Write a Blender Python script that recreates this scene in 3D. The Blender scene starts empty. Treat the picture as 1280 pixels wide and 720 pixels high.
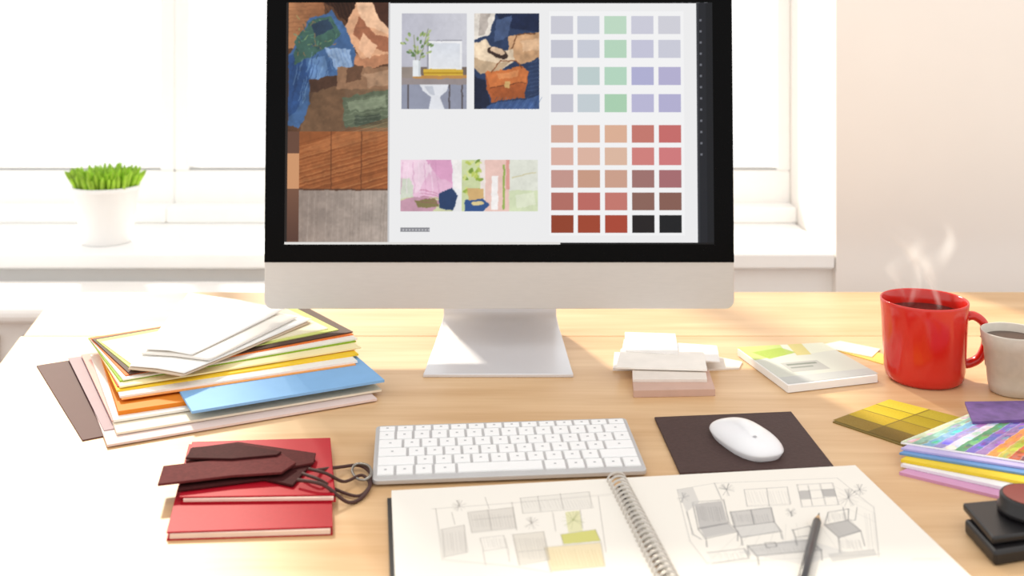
import bpy, bmesh, math, random
import numpy as np
from mathutils import Vector, Matrix
random.seed(7); np.random.seed(7)
F=1400.0; HC=0.487; D=0.74
sc=bpy.context.scene
# ---------------------------------------------------------------- helpers
def lin(c):
    c=np.asarray(c,dtype=float)/255.0
    return np.where(c<=0.04045,c/12.92,((c+0.055)/1.055)**2.4)
def P(px,py,h=0.0):
    """point on the horizontal plane h above the desk top"""
    Y=F*(HC-h)/py
    return Vector(((px-640)*Y/F,Y,D+h))
MATS={}
def mat(name,col,rough=0.5,metal=0.0,var=0.05,scale=30,bump=0.0,spec=0.5,stretch=(1,1,1),emis=0):
    if name in MATS: return MATS[name]
    m=bpy.data.materials.new(name); m.use_nodes=True; nt=m.node_tree; b=nt.nodes['Principled BSDF']
    tc=nt.nodes.new('ShaderNodeTexCoord'); mp=nt.nodes.new('ShaderNodeMapping'); mp.inputs['Scale'].default_value=stretch
    nz=nt.nodes.new('ShaderNodeTexNoise'); nz.inputs['Scale'].default_value=scale; nz.inputs['Detail'].default_value=6
    rp=nt.nodes.new('ShaderNodeValToRGB')
    l=lin(col)
    rp.color_ramp.elements[0].position=0.3; rp.color_ramp.elements[1].position=0.7
    rp.color_ramp.elements[0].color=(*np.clip(l*(1-var),0,1),1); rp.color_ramp.elements[1].color=(*np.clip(l*(1+var),0,1),1)
    nt.links.new(tc.outputs['Object'],mp.inputs['Vector']); nt.links.new(mp.outputs['Vector'],nz.inputs['Vector'])
    nt.links.new(nz.outputs['Fac'],rp.inputs['Fac']); nt.links.new(rp.outputs['Color'],b.inputs['Base Color'])
    b.inputs['Roughness'].default_value=rough; b.inputs['Metallic'].default_value=metal
    b.inputs['Specular IOR Level'].default_value=spec
    if bump>0:
        bp=nt.nodes.new('ShaderNodeBump'); bp.inputs['Strength'].default_value=bump; bp.inputs['Distance'].default_value=0.002
        nt.links.new(nz.outputs['Fac'],bp.inputs['Height']); nt.links.new(bp.outputs['Normal'],b.inputs['Normal'])
    MATS[name]=m; return m
def attr_mat(name,emit=False,strength=1.0,rough=0.6):
    if name in MATS: return MATS[name]
    m=bpy.data.materials.new(name); m.use_nodes=True; nt=m.node_tree; b=nt.nodes['Principled BSDF']
    a=nt.nodes.new('ShaderNodeAttribute'); a.attribute_name='Col'
    if emit:
        b.inputs['Base Color'].default_value=(0.01,0.01,0.01,1)
        nt.links.new(a.outputs['Color'],b.inputs['Emission Color']); b.inputs['Emission Strength'].default_value=strength
        b.inputs['Roughness'].default_value=0.5; b.inputs['Specular IOR Level'].default_value=0.05
    else:
        nt.links.new(a.outputs['Color'],b.inputs['Base Color']); b.inputs['Roughness'].default_value=rough
        b.inputs['Specular IOR Level'].default_value=0.3
    MATS[name]=m; return m
def link(o): sc.collection.objects.link(o); return o
def mesh_obj(name,verts,faces,m,smooth=False,bevel=0,segs=2,fix=True):
    V=[Vector(v) for v in verts]
    lo=Vector([min(v[i] for v in V) for i in range(3)]); hi=Vector([max(v[i] for v in V) for i in range(3)])
    c=(lo+hi)/2
    me=bpy.data.meshes.new(name); me.from_pydata([tuple(v-c) for v in V],[],faces)
    if fix:
        bm=bmesh.new(); bm.from_mesh(me); bmesh.ops.recalc_face_normals(bm,faces=bm.faces); bm.to_mesh(me); bm.free()
    if smooth: me.polygons.foreach_set('use_smooth',[True]*len(me.polygons))
    me.materials.append(m); o=link(bpy.data.objects.new(name,me)); o.location=c
    if bevel>0:
        b=o.modifiers.new('bevel','BEVEL'); b.width=bevel; b.segments=segs; b.limit_method='ANGLE'
    return o
def prism(name,pts,z0,z1,m,bevel=0,T=None,segs=2):
    n=len(pts); v=[(p[0],p[1],z0) for p in pts]+[(p[0],p[1],z1) for p in pts]
    if T: v=[T(*a) for a in v]
    f=[tuple(range(n))[::-1],tuple(range(n,2*n))]+[(i,(i+1)%n,n+(i+1)%n,n+i) for i in range(n)]
    return mesh_obj(name,v,f,m,bevel=bevel,segs=segs)
def box(name,x0,x1,y0,y1,z0,z1,m,bevel=0,T=None,segs=2):
    return prism(name,[(x0,y0),(x1,y0),(x1,y1),(x0,y1)],z0,z1,m,bevel,T,segs)
def slab(name,px,h,t,m,bevel=0.0):
    """polygon whose TOP outline passes the listed points, thickness t, bottom at height h above desk"""
    pts=[P(x,y,h+t) for x,y in px]
    return prism(name,[(p.x,p.y) for p in pts],D+h,D+h+t,m,bevel)
def rpoly(w,d,r,n=6,cx=0,cy=0):
    out=[]
    for sx,sy,a0 in((1,1,0),(-1,1,90),(-1,-1,180),(1,-1,270)):
        for i in range(n+1):
            a=math.radians(a0+90*i/n); out.append((cx+sx*(w/2-r)+r*math.cos(a),cy+sy*(d/2-r)+r*math.sin(a)))
    return out
def lathe(name,prof,cx,cy,z,m,seg=64,smooth=True):
    v=[];f=[]
    for r,h in prof:
        for i in range(seg):
            a=2*math.pi*i/seg; v.append((cx+r*math.cos(a),cy+r*math.sin(a),z+h))
    for j in range(len(prof)-1):
        for i in range(seg):
            k=(i+1)%seg; f.append((j*seg+i,j*seg+k,(j+1)*seg+k,(j+1)*seg+i))
    if prof[0][0]>1e-6 : f.append(tuple(range(seg))[::-1])
    return mesh_obj(name,v,f,m,smooth=smooth,fix=False)
def tube_geo(pts,r,closed=False,seg=8,flat=1.0,up=Vector((0,0,1))):
    pts=[Vector(p) for p in pts]; n=len(pts); v=[];f=[]
    for i,p in enumerate(pts):
        a=pts[(i-1)%n] if (closed or i>0) else pts[i]; b=pts[(i+1)%n] if (closed or i<n-1) else pts[i]
        t=(b-a).normalized(); s=t.cross(up)
        if s.length<1e-3: s=t.cross(Vector((0,1,0)))
        s.normalize(); u=s.cross(t)
        rr=r[i] if hasattr(r,'__len__') else r
        for k in range(seg):
            q=2*math.pi*k/seg; v.append(p+s*math.cos(q)*rr*flat+u*math.sin(q)*rr)
    m=n if closed else n-1
    for i in range(m):
        j=(i+1)%n
        for k in range(seg):
            l=(k+1)%seg; f.append((i*seg+k,i*seg+l,j*seg+l,j*seg+k))
    if not closed: f.append(tuple(range(seg))); f.append(tuple((n-1)*seg+k for k in range(seg))[::-1])
    return v,f
def tube(name,pts,r,m,closed=False,seg=8,flat=1.0,up=Vector((0,0,1))):
    v,f=tube_geo(pts,r,closed,seg,flat,up); return mesh_obj(name,v,f,m,smooth=True)
def smooth_path(pts,n=8,closed=False):
    pts=[Vector(p) for p in pts]; N=len(pts); out=[]
    rng=range(N) if closed else range(N-1)
    for i in rng:
        if closed: a,b,c,d=pts[(i-1)%N],pts[i],pts[(i+1)%N],pts[(i+2)%N]
        else: a,b,c,d=pts[max(i-1,0)],pts[i],pts[i+1],pts[min(i+2,N-1)]
        for k in range(n):
            t=k/n; out.append(0.5*((2*b)+(c-a)*t+(2*a-5*b+4*c-d)*t*t+(3*b-a-3*c+d)*t**3))
    if not closed: out.append(pts[-1])
    return out
def group(name,kids):
    bpy.context.view_layer.update()
    c=sum((k.location for k in kids),Vector())/len(kids)
    e=link(bpy.data.objects.new(name,None)); e.location=c; e.empty_display_size=0.05
    for k in kids:
        k.parent=e; k.matrix_parent_inverse=Matrix.Translation(-c)
    return e
# ---------------------------------------------------------------- raster canvas -> coloured mesh
class Canvas:
    def __init__(s,w,h,bg,tf=None):
        s.w=w;s.h=h;s.a=np.tile(np.array(bg,float),(h,w,1)); s.tf=tf or (lambda x,y:(x,y))
    def pts(s,p): return np.array([s.tf(x,y) for x,y in p],float)
    def _win(s,p,pad):
        x0=int(max(0,math.floor(p[:,0].min()-pad)));x1=int(min(s.w,math.ceil(p[:,0].max()+pad)+1))
        y0=int(max(0,math.floor(p[:,1].min()-pad)));y1=int(min(s.h,math.ceil(p[:,1].max()+pad)+1))
        return x0,x1,y0,y1
    def poly(s,p,col,al=1.0,noise=0):
        q=s.pts(p); x0,x1,y0,y1=s._win(q,0)
        if x1<=x0 or y1<=y0: return
        X,Y=np.meshgrid(np.arange(x0,x1),np.arange(y0,y1)); ins=np.zeros(X.shape,bool); n=len(q)
        for i in range(n):
            ax,ay=q[i];bx,by=q[(i+1)%n]
            if ay==by: continue
            c=((ay>Y)!=(by>Y))&(X<(bx-ax)*(Y-ay)/(by-ay)+ax); ins^=c
        m=ins[...,None]*al; c=np.array(col,float)+np.zeros(X.shape+(3,))
        if noise: c=c+np.random.randn(*X.shape,1)*noise
        s.a[y0:y1,x0:x1]=s.a[y0:y1,x0:x1]*(1-m)+c*m
    def rect(s,x0,y0,x1,y1,col,al=1.0,noise=0): s.poly([(x0,y0),(x1,y0),(x1,y1),(x0,y1)],col,al,noise)
    def grad(s,x0,y0,x1,y1,c0,c1,ax=0,al=1.0):
        n=24
        for i in range(n):
            t=i/(n-1); c=[c0[k]*(1-t)+c1[k]*t for k in range(3)]
            if ax==0: s.rect(x0+(x1-x0)*i/n,y0,x0+(x1-x0)*(i+1)/n,y1,c,al)
            else: s.rect(x0,y0+(y1-y0)*i/n,x1,y0+(y1-y0)*(i+1)/n,c,al)
    def ell(s,cx,cy,rx,ry,col,al=1.0,ang=0):
        c,n=math.cos(ang),math.sin(ang)
        s.poly([(cx+rx*math.cos(t)*c-ry*math.sin(t)*n,cy+rx*math.cos(t)*n+ry*math.sin(t)*c) for t in np.linspace(0,2*math.pi,28,endpoint=False)],col,al)
    def line(s,a,b,w,col,al=1.0):
        q=s.pts([a,b]); x0,x1,y0,y1=s._win(q,w+1)
        if x1<=x0 or y1<=y0: return
        X,Y=np.meshgrid(np.arange(x0,x1),np.arange(y0,y1)); d=q[1]-q[0]; L=max((d**2).sum(),1e-6)
        t=np.clip(((X-q[0,0])*d[0]+(Y-q[0,1])*d[1])/L,0,1)
        r=np.hypot(X-q[0,0]-t*d[0],Y-q[0,1]-t*d[1]); m=(np.clip(w/2+0.5-r,0,1)*al)[...,None]
        s.a[y0:y1,x0:x1]=s.a[y0:y1,x0:x1]*(1-m)+np.array(col,float)*m
    def pl(s,p,w,col,al=1.0):
        for a,b in zip(p[:-1],p[1:]): s.line(a,b,w,col,al)
    def photo(s,x0,y0,x1,y1,blur=1,amp=0.12,warp=3.0,sx=1.0,sy=1.0):
        """organic warp + soften + tonal mottling, gives painted shapes a photographic irregularity"""
        q=s.pts([(x0,y0),(x1,y1)]); a,b=int(max(0,round(q[0,0]))),int(min(s.w,round(q[1,0]))); c,d=int(max(0,round(q[0,1]))),int(min(s.h,round(q[1,1])))
        R=s.a[c:d,a:b].copy(); h,w=R.shape[:2]
        def sn(cell,cy=None):
            cy=cy or cell
            g=np.random.randn(int(h/cy)+3,int(w/cell)+3); yy,xx=np.mgrid[0:h,0:w]; fy=yy/cy; fx=xx/cell; iy=fy.astype(int); ix=fx.astype(int); ty=fy-iy; tx=fx-ix
            ty=ty*ty*(3-2*ty); tx=tx*tx*(3-2*tx)
            return (g[iy,ix]*(1-tx)+g[iy,ix+1]*tx)*(1-ty)+(g[iy+1,ix]*(1-tx)+g[iy+1,ix+1]*tx)*ty
        dx=(sn(12)+0.5*sn(5))*warp; dy=(sn(12)+0.5*sn(5))*warp; yy,xx=np.mgrid[0:h,0:w]
        R=R[np.clip((yy+dy).round().astype(int),0,h-1),np.clip((xx+dx).round().astype(int),0,w-1)]
        for _ in range(blur):
            Q=np.pad(R,((1,1),(1,1),(0,0)),'edge'); R=(Q[1:-1,1:-1]*2+Q[:-2,1:-1]+Q[2:,1:-1]+Q[1:-1,:-2]+Q[1:-1,2:])/6
        n=(sn(26)*0.6+sn(9)*0.5+sn(4)*0.35)*amp; R=R*(1+n[...,None])
        s.a[c:d,a:b]=R
def painted(name,cv,fn,m):
    """fn(u,v)->xyz arrays, v=0 is the top row of the canvas"""
    h,w=cv.h,cv.w; U,V=np.meshgrid(np.linspace(0,1,w),np.linspace(0,1,h)); X,Y,Z=fn(U,V)
    co=np.stack([X,Y,Z],-1).reshape(-1,3); c=(co.min(0)+co.max(0))/2
    idx=np.arange(w*h).reshape(h,w)
    q=np.stack([idx[1:,:-1],idx[1:,1:],idx[:-1,1:],idx[:-1,:-1]],-1).reshape(-1,4)
    me=bpy.data.meshes.new(name); me.vertices.add(len(co)); me.vertices.foreach_set('co',(co-c).ravel())
    nf=len(q); me.loops.add(nf*4); me.loops.foreach_set('vertex_index',q.ravel().astype(np.int32))
    me.polygons.add(nf); me.polygons.foreach_set('loop_start',np.arange(0,nf*4,4,dtype=np.int32))
    try: me.polygons.foreach_set('loop_total',np.full(nf,4,dtype=np.int32))
    except Exception: pass
    me.update(calc_edges=True)
    at=me.color_attributes.new('Col','FLOAT_COLOR','POINT')
    rgba=np.ones((w*h,4)); rgba[:,:3]=lin(np.clip(cv.a,0,255)).reshape(-1,3); at.data.foreach_set('color',rgba.ravel())
    me.materials.append(m); o=link(bpy.data.objects.new(name,me)); o.location=Vector(c); return o
def bil(a,b,c,d):
    """a top-left,b top-right,c bottom-right,d bottom-left"""
    a,b,c,d=[np.array(k,float) for k in(a,b,c,d)]
    def fn(U,V):
        r=[(a[i]*(1-U)+b[i]*U)*(1-V)+(d[i]*(1-U)+c[i]*U)*V for i in range(3)]; return r
    return fn
# ---------------------------------------------------------------- materials
M_white=mat('white_paint',(250,249,247),0.5,var=0.01)
M_wall=mat('wall_plaster',(244,238,232),0.9,var=0.012,scale=6,bump=0.05)
M_alu=mat('brushed_aluminium',(206,201,196),0.42,metal=0.3,var=0.02,scale=60,stretch=(1,8,8))
M_black=mat('black_glass',(5,5,6),0.25,var=0.1,spec=0.06)
M_paper=mat('white_paper',(246,245,242),0.7,var=0.01)
def wood(name,c0,c1,sx,sy):
    m=bpy.data.materials.new(name); m.use_nodes=True; nt=m.node_tree; b=nt.nodes['Principled BSDF']
    tc=nt.nodes.new('ShaderNodeTexCoord'); mp=nt.nodes.new('ShaderNodeMapping'); mp.inputs['Scale'].default_value=(sx,sy,sy)
    nz=nt.nodes.new('ShaderNodeTexNoise'); nz.inputs['Scale'].default_value=1; nz.inputs['Detail'].default_value=9; nz.inputs['Distortion'].default_value=0.6
    n2=nt.nodes.new('ShaderNodeTexNoise'); n2.inputs['Scale'].default_value=6; n2.inputs['Detail'].default_value=6
    mx=nt.nodes.new('ShaderNodeMath'); mx.operation='MULTIPLY_ADD'; mx.inputs[1].default_value=0.5
    rp=nt.nodes.new('ShaderNodeValToRGB'); e=rp.color_ramp.elements
    e[0].position=0.52;e[0].color=(*lin(c0),1);e[1].position=0.96;e[1].color=(*lin(c1),1)
    nt.links.new(tc.outputs['Object'],mp.inputs['Vector']); nt.links.new(mp.outputs['Vector'],nz.inputs['Vector']); nt.links.new(mp.outputs['Vector'],n2.inputs['Vector'])
    nt.links.new(n2.outputs['Fac'],mx.inputs[0]); nt.links.new(nz.outputs['Fac'],mx.inputs[2]); nt.links.new(mx.outputs[0],rp.inputs['Fac'])
    nt.links.new(rp.outputs['Color'],b.inputs['Base Color']); b.inputs['Roughness'].default_value=0.36; b.inputs['Specular IOR Level'].default_value=0.4
    return m
M_desk=wood('desk_beech',(204,162,114),(226,190,146),1.3,17)
M_floor=wood('floor_oak',(120,88,66),(160,122,92),1.0,9)
# ---------------------------------------------------------------- room
box('floor',-3.2,2.6,-1.0,3.0,-0.05,0,M_floor)
SY=2.15; WY=2.5
zt=D+1.75
b0=D+0.106
box('wall_back',-3.2,0.622,SY+0.025,WY+0.14,0,D-0.03,M_white)
box('wall_top',-3.2,0.66,WY,WY+0.14,zt,D+2.1,M_wall)
box('wall_right',0.622,2.6,SY,WY+0.14,0,D+2.1,M_wall)
box('window_sill',-3.2,0.62,SY,WY+0.14,D-0.03,D,M_white,0.004)
def windowf(name,x0,x1,bott=b0,fw=0.045):
    k=[box('rail_bottom',x0,x1,WY,WY+0.06,D,bott,M_white,0.004),
       box('rail_step',x0,x1,WY-0.06,WY,D,D+0.035,M_white,0.004),
       box('gasket',x0+fw,x1-fw,WY+0.008,WY+0.014,bott,bott+0.006,mat('gasket_grey',(176,176,176),0.6)),
       box('rail_top',x0,x1,WY,WY+0.06,zt-fw,zt,M_white,0.004),
       box('stile_left',x0,x0+fw,WY,WY+0.06,bott,zt-fw,M_white,0.004),
       box('stile_right',x1-fw,x1,WY,WY+0.06,bott,zt-fw,M_white,0.004)]
    return group(name,k)
s=WY/F
windowf('window_1',-1.9,(218-640)*s,fw=0.032)
windowf('window_2',(218-640)*s,0.0,fw=0.032)
windowf('window_3',0.0,0.622,fw=0.03)
box('wall_left',-3.2,-1.9,WY,WY+0.14,D,zt,M_wall)
M_rad=mat('radiator_enamel',(242,238,234),0.4,var=0.02)
k=[box('top_cover',-1.7,-0.1,1.93,2.13,D-0.075,D-0.045,M_rad,0.014,segs=4),
   box('front_panel',-1.68,-0.12,1.97,2.12,0.12,D-0.075,M_rad,0.006)]
k+=[box('fin_%d'%i,-1.64+i*0.06,-1.62+i*0.06,1.955,1.97,0.16,D-0.1,M_rad,0.003) for i in range(25)]
k+=[box('foot_%d'%i,x,x+0.05,2.0,2.1,0,0.12,M_rad) for i,x in enumerate((-1.5,-0.4))]
group('radiator',k)
# ---------------------------------------------------------------- desk
def ex(y): return -0.76+(1.868-y)*0.21
Yb=1.868; Ys=F*HC/420; Yf=0.62
k=[prism('rear_board',[(ex(Yb),Yb),(ex(Ys),Ys+0.0006),(1.35,Ys+0.0006),(1.35,Yb)],D-0.03,D,M_desk,0.0012),
   prism('main_board',[(ex(Ys)-0.004,Ys-0.0006),(ex(Yf),Yf),(1.35,Yf),(1.35,Ys-0.0006)],D-0.03,D,M_desk,0.0012)]
for i,(x,y) in enumerate(((-0.62,1.78),(1.25,1.78),(-0.4,0.72),(1.25,0.72))):
    k.append(box('leg_%d'%(i+1),x-0.03,x+0.03,y-0.03,y+0.03,0,D-0.03,M_desk,0.004))
group('desk',k)
# ---------------------------------------------------------------- computer
MB=1.548; th=math.radians(2.6); mcx=(624-640)*MB/F; zb=D+0.060
def TM(x,t,d):   # local: x right, t up along panel, d depth behind front face
    return (mcx+x, MB+t*math.sin(th)+d*math.cos(th), zb+t*math.cos(th)-d*math.sin(th))
W=0.650; Hh=0.452; chin=0.0640
body=prism('aluminium_body',rpoly(W,Hh,0.012,6,0,Hh/2),0,0.006,M_alu,0.001,T=TM)
v=[];f=[];n=24;mm=40
for j in range(n+1):
    r=j/n
    for i in range(mm):
        a=2*math.pi*i/mm; ca,sa=math.cos(a),math.sin(a); q=1/((abs(ca)**6+abs(sa)**6)**(1/6))
        v.append(TM(r*q*ca*(W/2-0.004),Hh/2+r*q*sa*(Hh/2-0.004),0.006+0.042*(1-r**2.4)))
for j in range(n):
    for i in range(mm):
        l=(i+1)%mm; f.append((j*mm+i,j*mm+l,(j+1)*mm+l,(j+1)*mm+i))
shell=mesh_obj('back_shell',v,f,M_alu,smooth=True)
pts=[(-W/2,chin),(W/2,chin)]+[(x,y) for x,y in rpoly(W,Hh,0.012,6,0,Hh/2)[:14]]
glass=prism('black_bezel_glass',pts,-0.0012,-0.0001,M_black,T=TM)
S=1.5; cw,ch=int(538*S),int(303*S)
cv=Canvas(cw,ch,(236,236,238),tf=lambda x,y:((x-355)*S,(y-3)*S))
R=cv.rect; PG=cv.poly
# --- photograph of clothes and table
R(355,0,486,310,(92,62,44))
cv.grad(355,0,402,60,(176,122,84),(140,92,62),0)
for i in range(8): cv.line((355,4+i*5),(402,1+i*5),1,(120,78,52),0.5)
PG([(398,0),(452,0),(446,34),(430,28),(415,12)],(52,32,24))
for i in range(20): x=400+i*2.4; cv.line((x,0),(x+12,30),1,(96,62,44) if i%2 else (34,20,16),0.5)
PG([(425,40),(445,0),(486,0),(486,78),(456,84),(440,60)],(224,170,132))
PG([(440,0),(462,0),(486,30),(486,44),(452,30)],(240,194,158))
PG([(446,20),(470,44),(486,48),(486,66),(462,60),(440,44)],(164,104,76))
PG([(462,0),(486,0),(486,34),(474,26)],(70,42,32))
PG([(430,56),(452,74),(486,66),(486,80),(450,86),(436,76)],(190,132,98))
PG([(452,40),(470,58),(460,74),(446,60)],(236,186,150))
PG([(358,70),(372,44),(384,22),(412,14),(430,36),(442,66),(441,92),(424,104),(410,96),(395,104),(390,132),(372,160),(358,158)],(70,102,146))
PG([(358,70),(376,60),(384,100),(368,140),(358,146)],(48,78,126)); PG([(384,74),(404,70),(410,96),(394,104),(386,120)],(98,130,172))
PG([(366,52),(386,24),(410,20),(424,42),(412,56),(388,70),(366,82)],(66,98,88))
for i in range(60):
    x=370+random.random()*48; y=24+random.random()*48; cv.line((x,y),(x+random.uniform(-6,6),y+random.uniform(-6,6)),1.6,random.choice([(104,150,120),(40,64,70),(150,170,110),(60,90,120),(170,120,80)]),0.7)
PG([(386,30),(408,24),(414,36),(392,46)],(46,64,84))
for i in range(26):
    x=360+random.random()*76; y=60+random.random()*46; cv.line((x,y),(x-6,y+26),1.6,(140,172,204) if i%2 else (38,60,102),0.5)
PG([(404,60),(436,62),(440,90),(418,86)],(150,176,210))
for i in range(6): cv.line((406+i*5,62),(414+i*5,86),1.4,(110,140,184),0.7)
cv.grad(385,104,486,166,(96,72,56),(134,106,80),0); PG([(384,100),(430,92),(440,102),(386,116)],(80,56,44)); PG([(390,116),(430,104),(426,166),(372,166)],(112,84,62))
R(420,84,486,112,(146,110,84)); PG([(452,92),(486,88),(486,106),(460,110)],(172,136,108)); PG([(432,84),(452,82),(450,100),(430,104)],(104,74,56))
PG([(426,122),(486,112),(486,160),(430,160)],(94,104,84)); PG([(432,128),(480,120),(482,134),(434,140)],(126,136,112)); PG([(440,146),(474,142),(476,156),(442,158)],(74,84,70))
for i in range(6): cv.line((430,126+i*6),(484,119+i*6),1,(146,152,130),0.6)
cv.photo(355,3,486,165,blur=1,amp=0.08,warp=1.3)
R(373,165,486,237,(150,88,50))
for i in range(46):
    y=150+i*2.2; c=random.choice([(196,130,82),(120,66,36),(168,102,60),(140,80,44),(206,146,96)]); cv.line((373,y+30),(486,y-2),1.8,c,0.5)
PG([(373,190),(420,165),(486,165),(486,174),(420,186)],(186,122,78),0.35)
R(373,236,486,238,(92,60,44)); R(412,165,413.4,237,(96,56,34),0.7); R(450,165,451.4,237,(96,56,34),0.7)
cv.grad(373,238,486,306,(150,134,124),(176,162,152),0)
for i in range(30): x=374+i*3.8; cv.line((x,238),(x-2,306),1.2,random.choice([(136,122,112),(186,172,162),(150,138,130)]),0.45)
cv.photo(373,166,484,302,blur=1,amp=0.06,warp=0.5)
R(355,165,373,306,(104,72,58)); R(357,192,373,236,(206,150,108)); cv.grad(357,237,373,300,(120,84,66),(90,62,52),1)
R(355,0,358,306,(40,34,32))
# --- white board
R(486,0,874,306,(238,238,239)); R(484,0,486,306,(200,200,202))
R(486,0,874,4,(38,38,42)); R(872,0,893,306,(34,36,42)); R(872,0,875,306,(56,58,64))
for i in range(13): R(876,24+i*14,879,27+i*14,(108,110,118))
R(884,0,893,306,(26,28,33))
for i in range(5): R(842+i*10,0,847+i*10,3.6,(120,120,126))
R(355,302,700,306,(228,226,222)); R(700,303,893,306,(20,20,22))
# --- desk-and-chair picture
cv.grad(501,17,583,104,(188,188,200),(206,206,214),0); R(501,104,583,137,(146,150,168))
R(501,84,583,106,(118,104,96)); R(501,84,516,106,(150,138,130)); R(501,98,583,106,(150,140,140))
R(533,50,577,88,(236,236,238)); R(533,50,577,51.5,(150,150,160)); R(533,50,534.5,88,(150,150,160)); cv.grad(537,54,574,85,(214,218,226),(228,230,234),1)
R(528,87,578,96,(214,178,64)); R(528,91,578,92.5,(180,140,40)); R(515,95,583,99,(190,140,80))
PG([(524,106),(560,106),(557,114),(549,122),(555,137),(535,137),(538,122),(528,114)],(226,228,234))
PG([(530,108),(540,108),(543,120),(536,118)],(196,200,210))
R(560,106,562,137,(90,84,88)); R(508,106,510,137,(90,84,88)); R(576,106,578,137,(90,84,88))
for i in range(38):
    a=random.uniform(-2.7,-0.3); r=random.uniform(8,36); cv.ell(521+r*math.cos(a)*0.7,76+r*math.sin(a)*1.3,2.6,1.4,random.choice([(110,140,80),(150,170,104),(92,122,76),(176,188,130)]),0.9,a)
cv.line((520,96),(516,44),1,(110,120,70)); cv.line((520,90),(534,36),1,(110,120,70)); R(515,76,525,96,(230,234,236)); R(522,76,525,96,(200,206,210))
cv.photo(501,17,583,137,blur=1,amp=0.02,warp=0.4)
# --- bag-and-jeans picture
R(592,17,674,137,(44,60,92))
PG([(592,17),(618,17),(612,44),(592,50)],(222,214,204)); PG([(600,17),(612,17),(606,44),(598,46)],(180,170,162)); PG([(618,17),(674,17),(674,40),(640,36)],(28,40,70))
PG([(620,24),(640,20),(634,46),(618,52)],(70,88,124))
PG([(634,46),(674,40),(674,74),(650,82),(636,70)],(206,162,122)); PG([(650,52),(674,48),(674,62),(654,66)],(226,186,148)); cv.pl([(636,70),(646,44),(668,42)],2,(110,70,44))
PG([(592,54),(606,50),(622,66),(640,62),(644,78),(624,88),(600,92),(592,84)],(226,204,176)); PG([(592,72),(620,80),(640,76),(626,88),(600,92),(592,86)],(190,164,134))
cv.ell(622,66,14,6,(60,44,40),1,0.4); cv.ell(622,64,10,4,(220,190,160),1,0.4)
PG([(606,90),(652,84),(660,90),(656,122),(614,128),(608,110)],(168,90,50)); PG([(606,90),(652,84),(660,90),(656,104),(612,110)],(198,114,64)); PG([(620,92),(648,88),(646,96),(622,100)],(216,140,88))
cv.line((612,110),(656,103),1.4,(96,50,28)); cv.pl([(614,90),(626,76),(646,78),(652,86)],2,(120,66,38)); R(631,102,637,110,(210,170,110))
PG([(592,96),(606,100),(612,130),(600,137),(592,137)],(30,38,60)); PG([(612,130),(660,124),(674,118),(674,137),(606,137)],(64,90,138))
for i in range(14): x=612+i*4.4; cv.line((x,137),(x+8,122),1,(100,126,168) if i%2 else (40,62,104),0.6)
for i in range(10): cv.line((660,80+i*5),(674,76+i*5),1,(90,110,146),0.5)
cv.photo(592,17,674,137,blur=1,amp=0.08,warp=1.1)
# --- strip pictures
cv.grad(500,200,565,264,(240,200,222),(226,180,206),0); PG([(500,200),(548,200),(520,240),(500,246)],(242,212,228)); PG([(532,200),(565,200),(565,230),(548,222)],(222,164,198))
R(500,246,565,264,(206,208,168)); PG([(500,250),(528,244),(550,252),(540,264),(500,264)],(196,152,170)); PG([(518,250),(544,248),(548,258),(522,260)],(130,120,80))
PG([(548,240),(564,236),(572,244),(566,262),(548,260)],(44,66,104)); PG([(500,224),(512,222),(516,246),(500,248)],(210,216,200))
for i in range(7): cv.line((502+i*7,204),(500+i*8,242),1.6,(250,232,242) if i%2 else (208,150,186),0.6)
for i in range(5): cv.line((524,236+i*4),(548,242+i*3),1,(160,80,110),0.6)
R(566,200,576,236,(242,238,236)); R(577,200,600,264,(206,216,168)); R(600,200,614,264,(236,226,220)); R(606,200,636,264,(232,196,186))
R(614,220,622,262,(244,240,238)); R(636,200,672,264,(226,228,216)); R(636,238,672,264,(212,222,186)); R(628,206,631,262,(150,176,90)); R(632,200,637,236,(222,160,150))
cv.line((640,222),(670,216),1.4,(206,196,150)); PG([(644,244),(668,240),(670,256),(646,260)],(226,232,206))
for i in range(24): cv.ell(588+random.uniform(-9,12),214+random.uniform(-12,28),4,2,random.choice([(150,176,70),(186,200,96),(120,150,60),(214,222,140)]),0.9,random.random()*3)
PG([(580,250),(600,246),(612,256),(604,264),(580,264)],(54,86,140)); PG([(584,236),(604,236),(604,248),(584,250)],(212,176,120)); cv.ell(596,254,8,3,(226,206,150))
cv.photo(500,200,577,264,blur=1,amp=0.03,warp=1.0); cv.photo(577,200,672,264,blur=1,amp=0.025,warp=0.7)
R(500,284,537,289.5,(140,140,146))
for i in range(9): R(503+i*4,286,505+i*4,288,(190,190,194))
# --- colour chips
R(687,14,856,294,(244,244,245))
cool=[[(204,204,214),(204,207,218),(190,218,196),(204,204,218),(208,208,217)],
      [(197,198,210),(200,204,216),(182,214,190),(197,197,217),(203,204,217)],
      [(198,198,209),(190,206,206),(180,214,192),(176,176,211),(180,176,209)],
      [(197,197,209),(196,206,212),(170,208,178),(186,184,214),(179,176,210)]]
warm=[[(212,172,156),(218,174,152),(220,176,150),(196,120,110),(198,108,106)],
      [(218,176,162),(220,180,162),(220,184,162),(208,128,124),(208,122,124)],
      [(196,150,140),(200,154,132),(204,160,140),(158,114,110),(166,108,112)],
      [(178,110,100),(188,106,98),(196,120,110),(138,100,90),(134,94,84)],
      [(146,66,44),(160,70,48),(170,72,54),(34,30,32),(26,28,32)]]
xs=[689,722,756,790,824]
for r,y in enumerate((20,50,84,118)):
    for c,x in enumerate(xs): R(x,y,x+28,y+23,cool[r][c])
for r,y in enumerate((157,185,213,241,269)):
    for c,x in enumerate(xs): R(x,y,x+28,y+22,warm[r][c])
t0=(328-306)*MB/F+chin+0.0003; t1=t0+0.3352; hw=0.2975
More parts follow.
